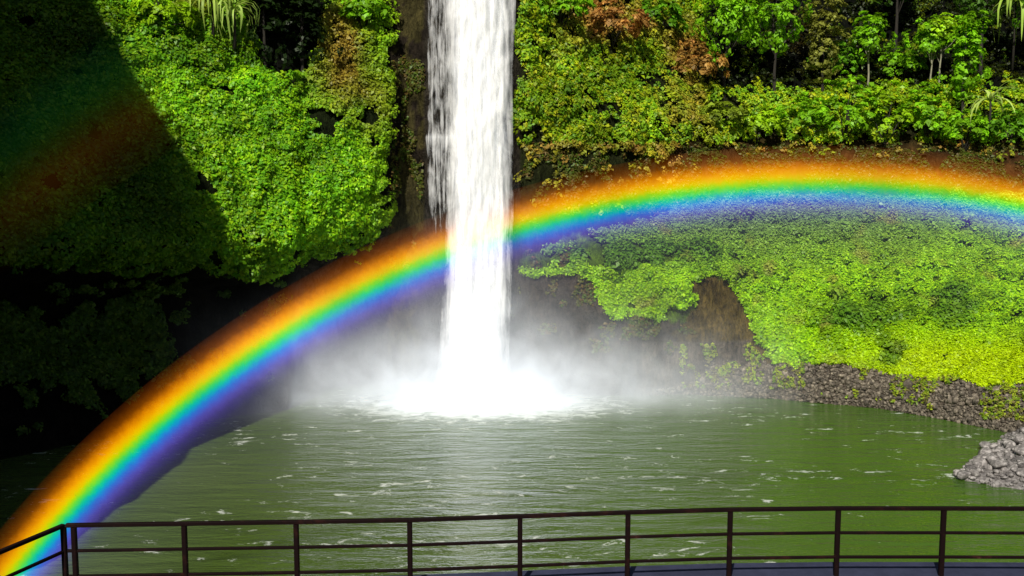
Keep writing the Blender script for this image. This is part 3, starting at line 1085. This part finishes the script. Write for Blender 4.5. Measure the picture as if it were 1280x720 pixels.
def spit_h(X, Y):
    c = at_z(1200, 598, 0); 
    # a tongue of stones pointing left into the pool, rising to the right
    tx = (X - c[0]); ty = (Y - c[1])
    half = 0.5 + np.where(ty > 0, 1.25, .7) * tx
    hgt = np.minimum(.3 + tx * .17, 1.5)
    q = np.clip(1 - (ty / np.maximum(half, .05)) ** 2, -2, 1)
    return np.where(tx > -.3, hgt * q, -1.0)


SX = at_z(1200, 598, 0)[0] - .6 + (U + 1) * 9; SY = at_z(1200, 598, 0)[1] + 2 + W * 11
SZ = np.clip(spit_h(SX, SY), -.6, 3) + fbm(np.stack([SX, SY, SX * 0], -1) * .8, 3) * .12
sg = mesh_obj('gravel_spit', np.stack([SX, SY, SZ], -1).reshape(-1, 3), grid_faces(gu, gv), M_GRAVEL, smooth=True)
tag(sg, kind='structure')
protos = []
for s in range(7):
    v, f = stone_geo((1, .85, .62), 2, 60 + s)
    me = mesh_obj('stone', v, f, M_GRAVEL)
    protos.append(me)
cand = []
while len(cand) < 290:
    X = SX.min() + .4 + rng.uniform() ** 1.2 * 9.5; Y = at_z(1200, 598, 0)[1] + rng.uniform(-.5, 1) * 8
    h = float(spit_h(np.array(X), np.array(Y)))
    if h < -.12: continue
    qx_, qy_ = project(np.array([X, Y, h]))
    if qx_ > 1300: continue
    cand.append((X, Y, max(h, -.05)))
for i, (X, Y, h) in enumerate(cand):
    if i < 7: o = protos[i]
    else:
        o = protos[i % 7].copy(); COL.objects.link(o)
    sc = .10 + rng.gamma(1.4, .10)
    o.scale = (sc, sc, sc * rng.uniform(.8, 1.2)); o.location = (X, Y, h + sc * rng.uniform(.1, .7))
    o.rotation_euler = (rng.uniform(-.4, .4), rng.uniform(-.4, .4), rng.uniform(0, 6.28))
    tag(o, 'pale grey stone lying on the gravel spit at the right edge of the pool', 'stone', 'stones on the gravel spit')

# smaller gravel filling the spit beyond the loose stones
V, Fs, off = [], [], 0
while len(V) < 1500:
    X = SX.min() + .6 + rng.uniform() * 17; Y = at_z(1200, 598, 0)[1] + rng.uniform(-.6, 1) * 12
    h = float(spit_h(np.array(X), np.array(Y)))
    if h < -.05: continue
    v, f = geos[len(V) % 8]
    sc = (.06 + rng.gamma(1.3, .05)) * (1 + 1.2 * (X > SX.min() + 10))
    V.append(v * sc + np.array([X, Y, min(h, 3) + sc * .3])); Fs.append(f + off); off += len(v)
o = mesh_obj('gravel', np.concatenate(V), np.concatenate(Fs), M_GRAVEL)
tag(o, 'small grey gravel between the stones of the spit', 'gravel', kind='stuff')

# ------------------------------------------------------------------ waterfall
wf = empty('waterfall', FALL)
tag(wf, 'tall white waterfall plunging between green cliffs into the pool', 'waterfall')


def fall_sheet(name, left, right, depth_top, depth_bot, mat, parent, z0=-.2, z1=52, nu=60, nv=150, rough=.5, edge=.16, bulge=.6, seed=0, bias=0.0, vfade=None):
    """left/right: lists of (picture y, picture x) giving the sheet's outline"""
    zv = np.linspace(z0, z1, nv); u = np.linspace(0, 1, nu)
    Uu, Zv = np.meshgrid(u, zv, indexing='ij')
    Y = depth_bot + (depth_top - depth_bot) * np.clip(Zv / 45, 0, 1.2) ** .6
    py = 360 - F * ((Y * ST + (Zv - H) * CT) / (Y * CT + (H - Zv) * ST))
    l = np.interp(py, [a for a, b in left], [b for a, b in left]); r = np.interp(py, [a for a, b in right], [b for a, b in right])
    pxx = l + (r - l) * Uu
    D = Y * CT + (H - Zv) * ST
    X = (pxx - 640) / F * D
    nn = fbm(np.stack([X * 1.1 + seed, Zv * .16, X * 0 + seed], -1), 4, .6)
    n2 = fbm(np.stack([X * 2.5 + seed, Zv * .8, X * 0 + seed], -1), 3, .6)
    Y = Y - bulge * np.sin(math.pi * Uu) + nn * rough + n2 * rough * .35
    Pp = np.stack([X, Y, Zv], -1)
    e = np.minimum(Uu, 1 - Uu) / edge
    cov = np.clip(e, 0, 1) * .55 + .0 + bias
    if vfade is not None:
        cov = cov + np.interp(py, [a for a, b in vfade], [b for a, b in vfade])
    uv = np.stack([X - X.min(), Zv], -1)
    c = np.repeat(cov.reshape(-1, 1), 3, 1)
    return mesh_obj(name, Pp.reshape(-1, 3) - FALL, grid_faces(nu, nv), mat, parent, smooth=True, colors=np.clip(c, 0, 2), uvs=uv.reshape(-1, 2))


MF1 = fall_material('fall_core', .30, .70, 1.8, .15, seed=1)
MF2 = fall_material('fall_outer', .42, .80, 3.0, .26, seed=5)
MF3 = fall_material('fall_veil', .46, .78, 4.6, .24, seed=9)
lc = [(-400, 554), (0, 555), (120, 560), (260, 558), (350, 554), (440, 549), (520, 544)]
rc = [(-400, 646), (0, 645), (120, 641), (260, 642), (350, 640), (440, 636), (520, 645)]
fall_sheet('main_plunge', lc, rc, 92, 88.5, MF1, wf, rough=.38, seed=3, bias=.34, edge=.34)
lo = [(-400, 549), (0, 550), (260, 551), (350, 547), (440, 543), (520, 535)]
ro = [(-400, 650), (0, 648), (120, 646), (260, 648), (350, 644), (440, 642), (520, 655)]
fall_sheet('outer_spray', lo, ro, 91.2, 87.5, MF2, wf, rough=.7, seed=13, bias=.10, edge=.34)
ls = [(-400, 522), (0, 524), (165, 525), (172, 522), (280, 528), (520, 535)]
rs = [(-400, 592), (0, 592), (280, 592), (520, 580)]
fall_sheet('side_veil', ls, rs, 92.4, 91.5, MF3, wf, rough=.35, seed=23, bias=.0, edge=.18, bulge=.1,
           vfade=[(-400, .0), (150, -.02), (166, .0), (169, .10), (174, .09), (182, .02), (260, -.05), (300, -.2), (520, -.5)])

# ------------------------------------------------------------------ mist
bx0, bx1, by0, by1, bz0, bz1 = -30, 26, 77, 91.2, .06, 20
v = [(x_, y_, z_) for x_ in (bx0, bx1) for y_ in (by0, by1) for z_ in (bz0, bz1)]
f = [(0, 1, 3, 2), (4, 6, 7, 5), (0, 4, 5, 1), (2, 3, 7, 6), (0, 2, 6, 4), (1, 5, 7, 3)]
mi = mesh_obj('mist', v, f, mist_material())
tag(mi, 'white mist drifting over the pool at the foot of the waterfall', 'mist', kind='stuff')

# ------------------------------------------------------------------ rainbow
def rainbow(name, centre_px, r0, r1, dist, a0, a1, mat, label, fade):
    """arch of coloured spray in a plane facing the look-out, dist metres away"""
    fwd = np.array([0, CT, -ST]); upv = np.array([0, ST, CT]); rt = np.array([1.0, 0, 0])
    k = dist / F
    c = np.array([0, 0, H]) + fwd * dist + rt * (centre_px[0] - 640) * k + upv * (360 - centre_px[1]) * k
    nu, nv = 160, 24
    A = np.radians(np.linspace(a0, a1, nu)); R_ = np.linspace(r0, r1, nv) * k
    AA, RR = np.meshgrid(A, R_, indexing='ij')
    Pp = c + rt * (np.cos(AA) * RR)[..., None] + upv * (np.sin(AA) * RR)[..., None]
    uv = np.stack([(AA - A[0]) / (A[-1] - A[0]), (RR - R_[0]) / (R_[-1] - R_[0])], -1)
    st = np.interp(np.degrees(AA), [q[0] for q in fade], [q[1] for q in fade])
    o = mesh_obj(name, Pp.reshape(-1, 3), grid_faces(nu, nv), mat, smooth=True, uvs=uv.reshape(-1, 2), colors=np.repeat(st.reshape(-1, 1), 3, 1))
    tag(o, label, 'rainbow')
    return o


B0 = (0, 0, 0)
BAND = [(.12, (.026, .025, .05)), (.24, (.045, .034, .17)), (.33, (.11, .075, .46)), (.41, (.02, .16, .78)), (.465, (.0, .44, .62)), (.525, (.0, .76, .10)),
        (.585, (.25, .78, .0)), (.64, (.92, .66, .0)), (.715, (1, .36, .0)), (.785, (.58, .16, .0)), (.855, (.13, .028, .0)), (1, B0)]
STOPS = [(0, B0), (.22, (.012, .013, .015)), (.45, (.024, .024, .032))] + [(.5 + .5 * p, c) for p, c in BAND]
rainbow('rainbow', (1018, 1502), 1098, 1320, 44, 58, 150, rainbow_material('rainbow', STOPS, 1.02, .30),
        'bright rainbow arching over the pool and across the waterfall',
        [(60, .72), (85, .75), (104, .9), (106.6, .8), (107.3, .5), (109.9, .5), (110.8, .8), (120, .98), (133, .9), (150, .9)])
S2 = [(0, B0), (.2, (.25, .07, .0)), (.34, (.5, .16, .01)), (.46, (.22, .14, .0)), (.62, (.02, .30, .03)), (.8, (.0, .16, .04)), (1, B0)]
rainbow('secondary_rainbow', (1014, 1516), 1550, 1720, 46, 110, 136, rainbow_material('secondary_rainbow', S2, .042, 0),
        'faint outer rainbow with reversed colours on the shaded cliff', [(110, .0), (118.5, .0), (121.5, 1), (127, 1), (129, .6), (131.5, 0), (140, 0)])

# ------------------------------------------------------------------ light, world, camera
wd = bpy.data.worlds.new('World'); SC.world = wd; wd.use_nodes = True
nt = wd.node_tree; nt.nodes.clear()
sky = nt.nodes.new('ShaderNodeTexSky'); sky.sky_type = 'NISHITA'; sky.sun_disc = False
sky.sun_elevation = EL; sky.sun_rotation = math.pi + AZ
bg = nt.nodes.new('ShaderNodeBackground'); bg.inputs[1].default_value = .05
ow = nt.nodes.new('ShaderNodeOutputWorld')
nt.links.new(sky.outputs[0], bg.inputs[0]); nt.links.new(bg.outputs[0], ow.inputs[0])
sl = bpy.data.lights.new('sun', 'SUN'); sl.energy = 5.0; sl.angle = math.radians(.5); sl.color = (1, .95, .86)
so = bpy.data.objects.new('sun', sl); COL.objects.link(so)
so.rotation_euler = Vector(tuple(SUN)).to_track_quat('Z', 'Y').to_euler()
so.location = (-20, -40, 60)

cd = bpy.data.cameras.new('camera'); cd.sensor_width = 36; cd.lens = 36 * F / 1280; cd.clip_end = 2000; cd.clip_start = .1
co = bpy.data.objects.new('camera', cd); COL.objects.link(co)
co.location = (0, 0, H); co.rotation_euler = (math.pi / 2 - TH, 0, 0)
SC.camera = co
SC.view_settings.view_transform = 'Standard'
SC.view_settings.look = 'None'
SC.view_settings.exposure = 0
SC.cycles.use_denoising = True
SC.cycles.max_bounces = 6
SC.cycles.transparent_max_bounces = 16
SC.cycles.volume_bounces = 2
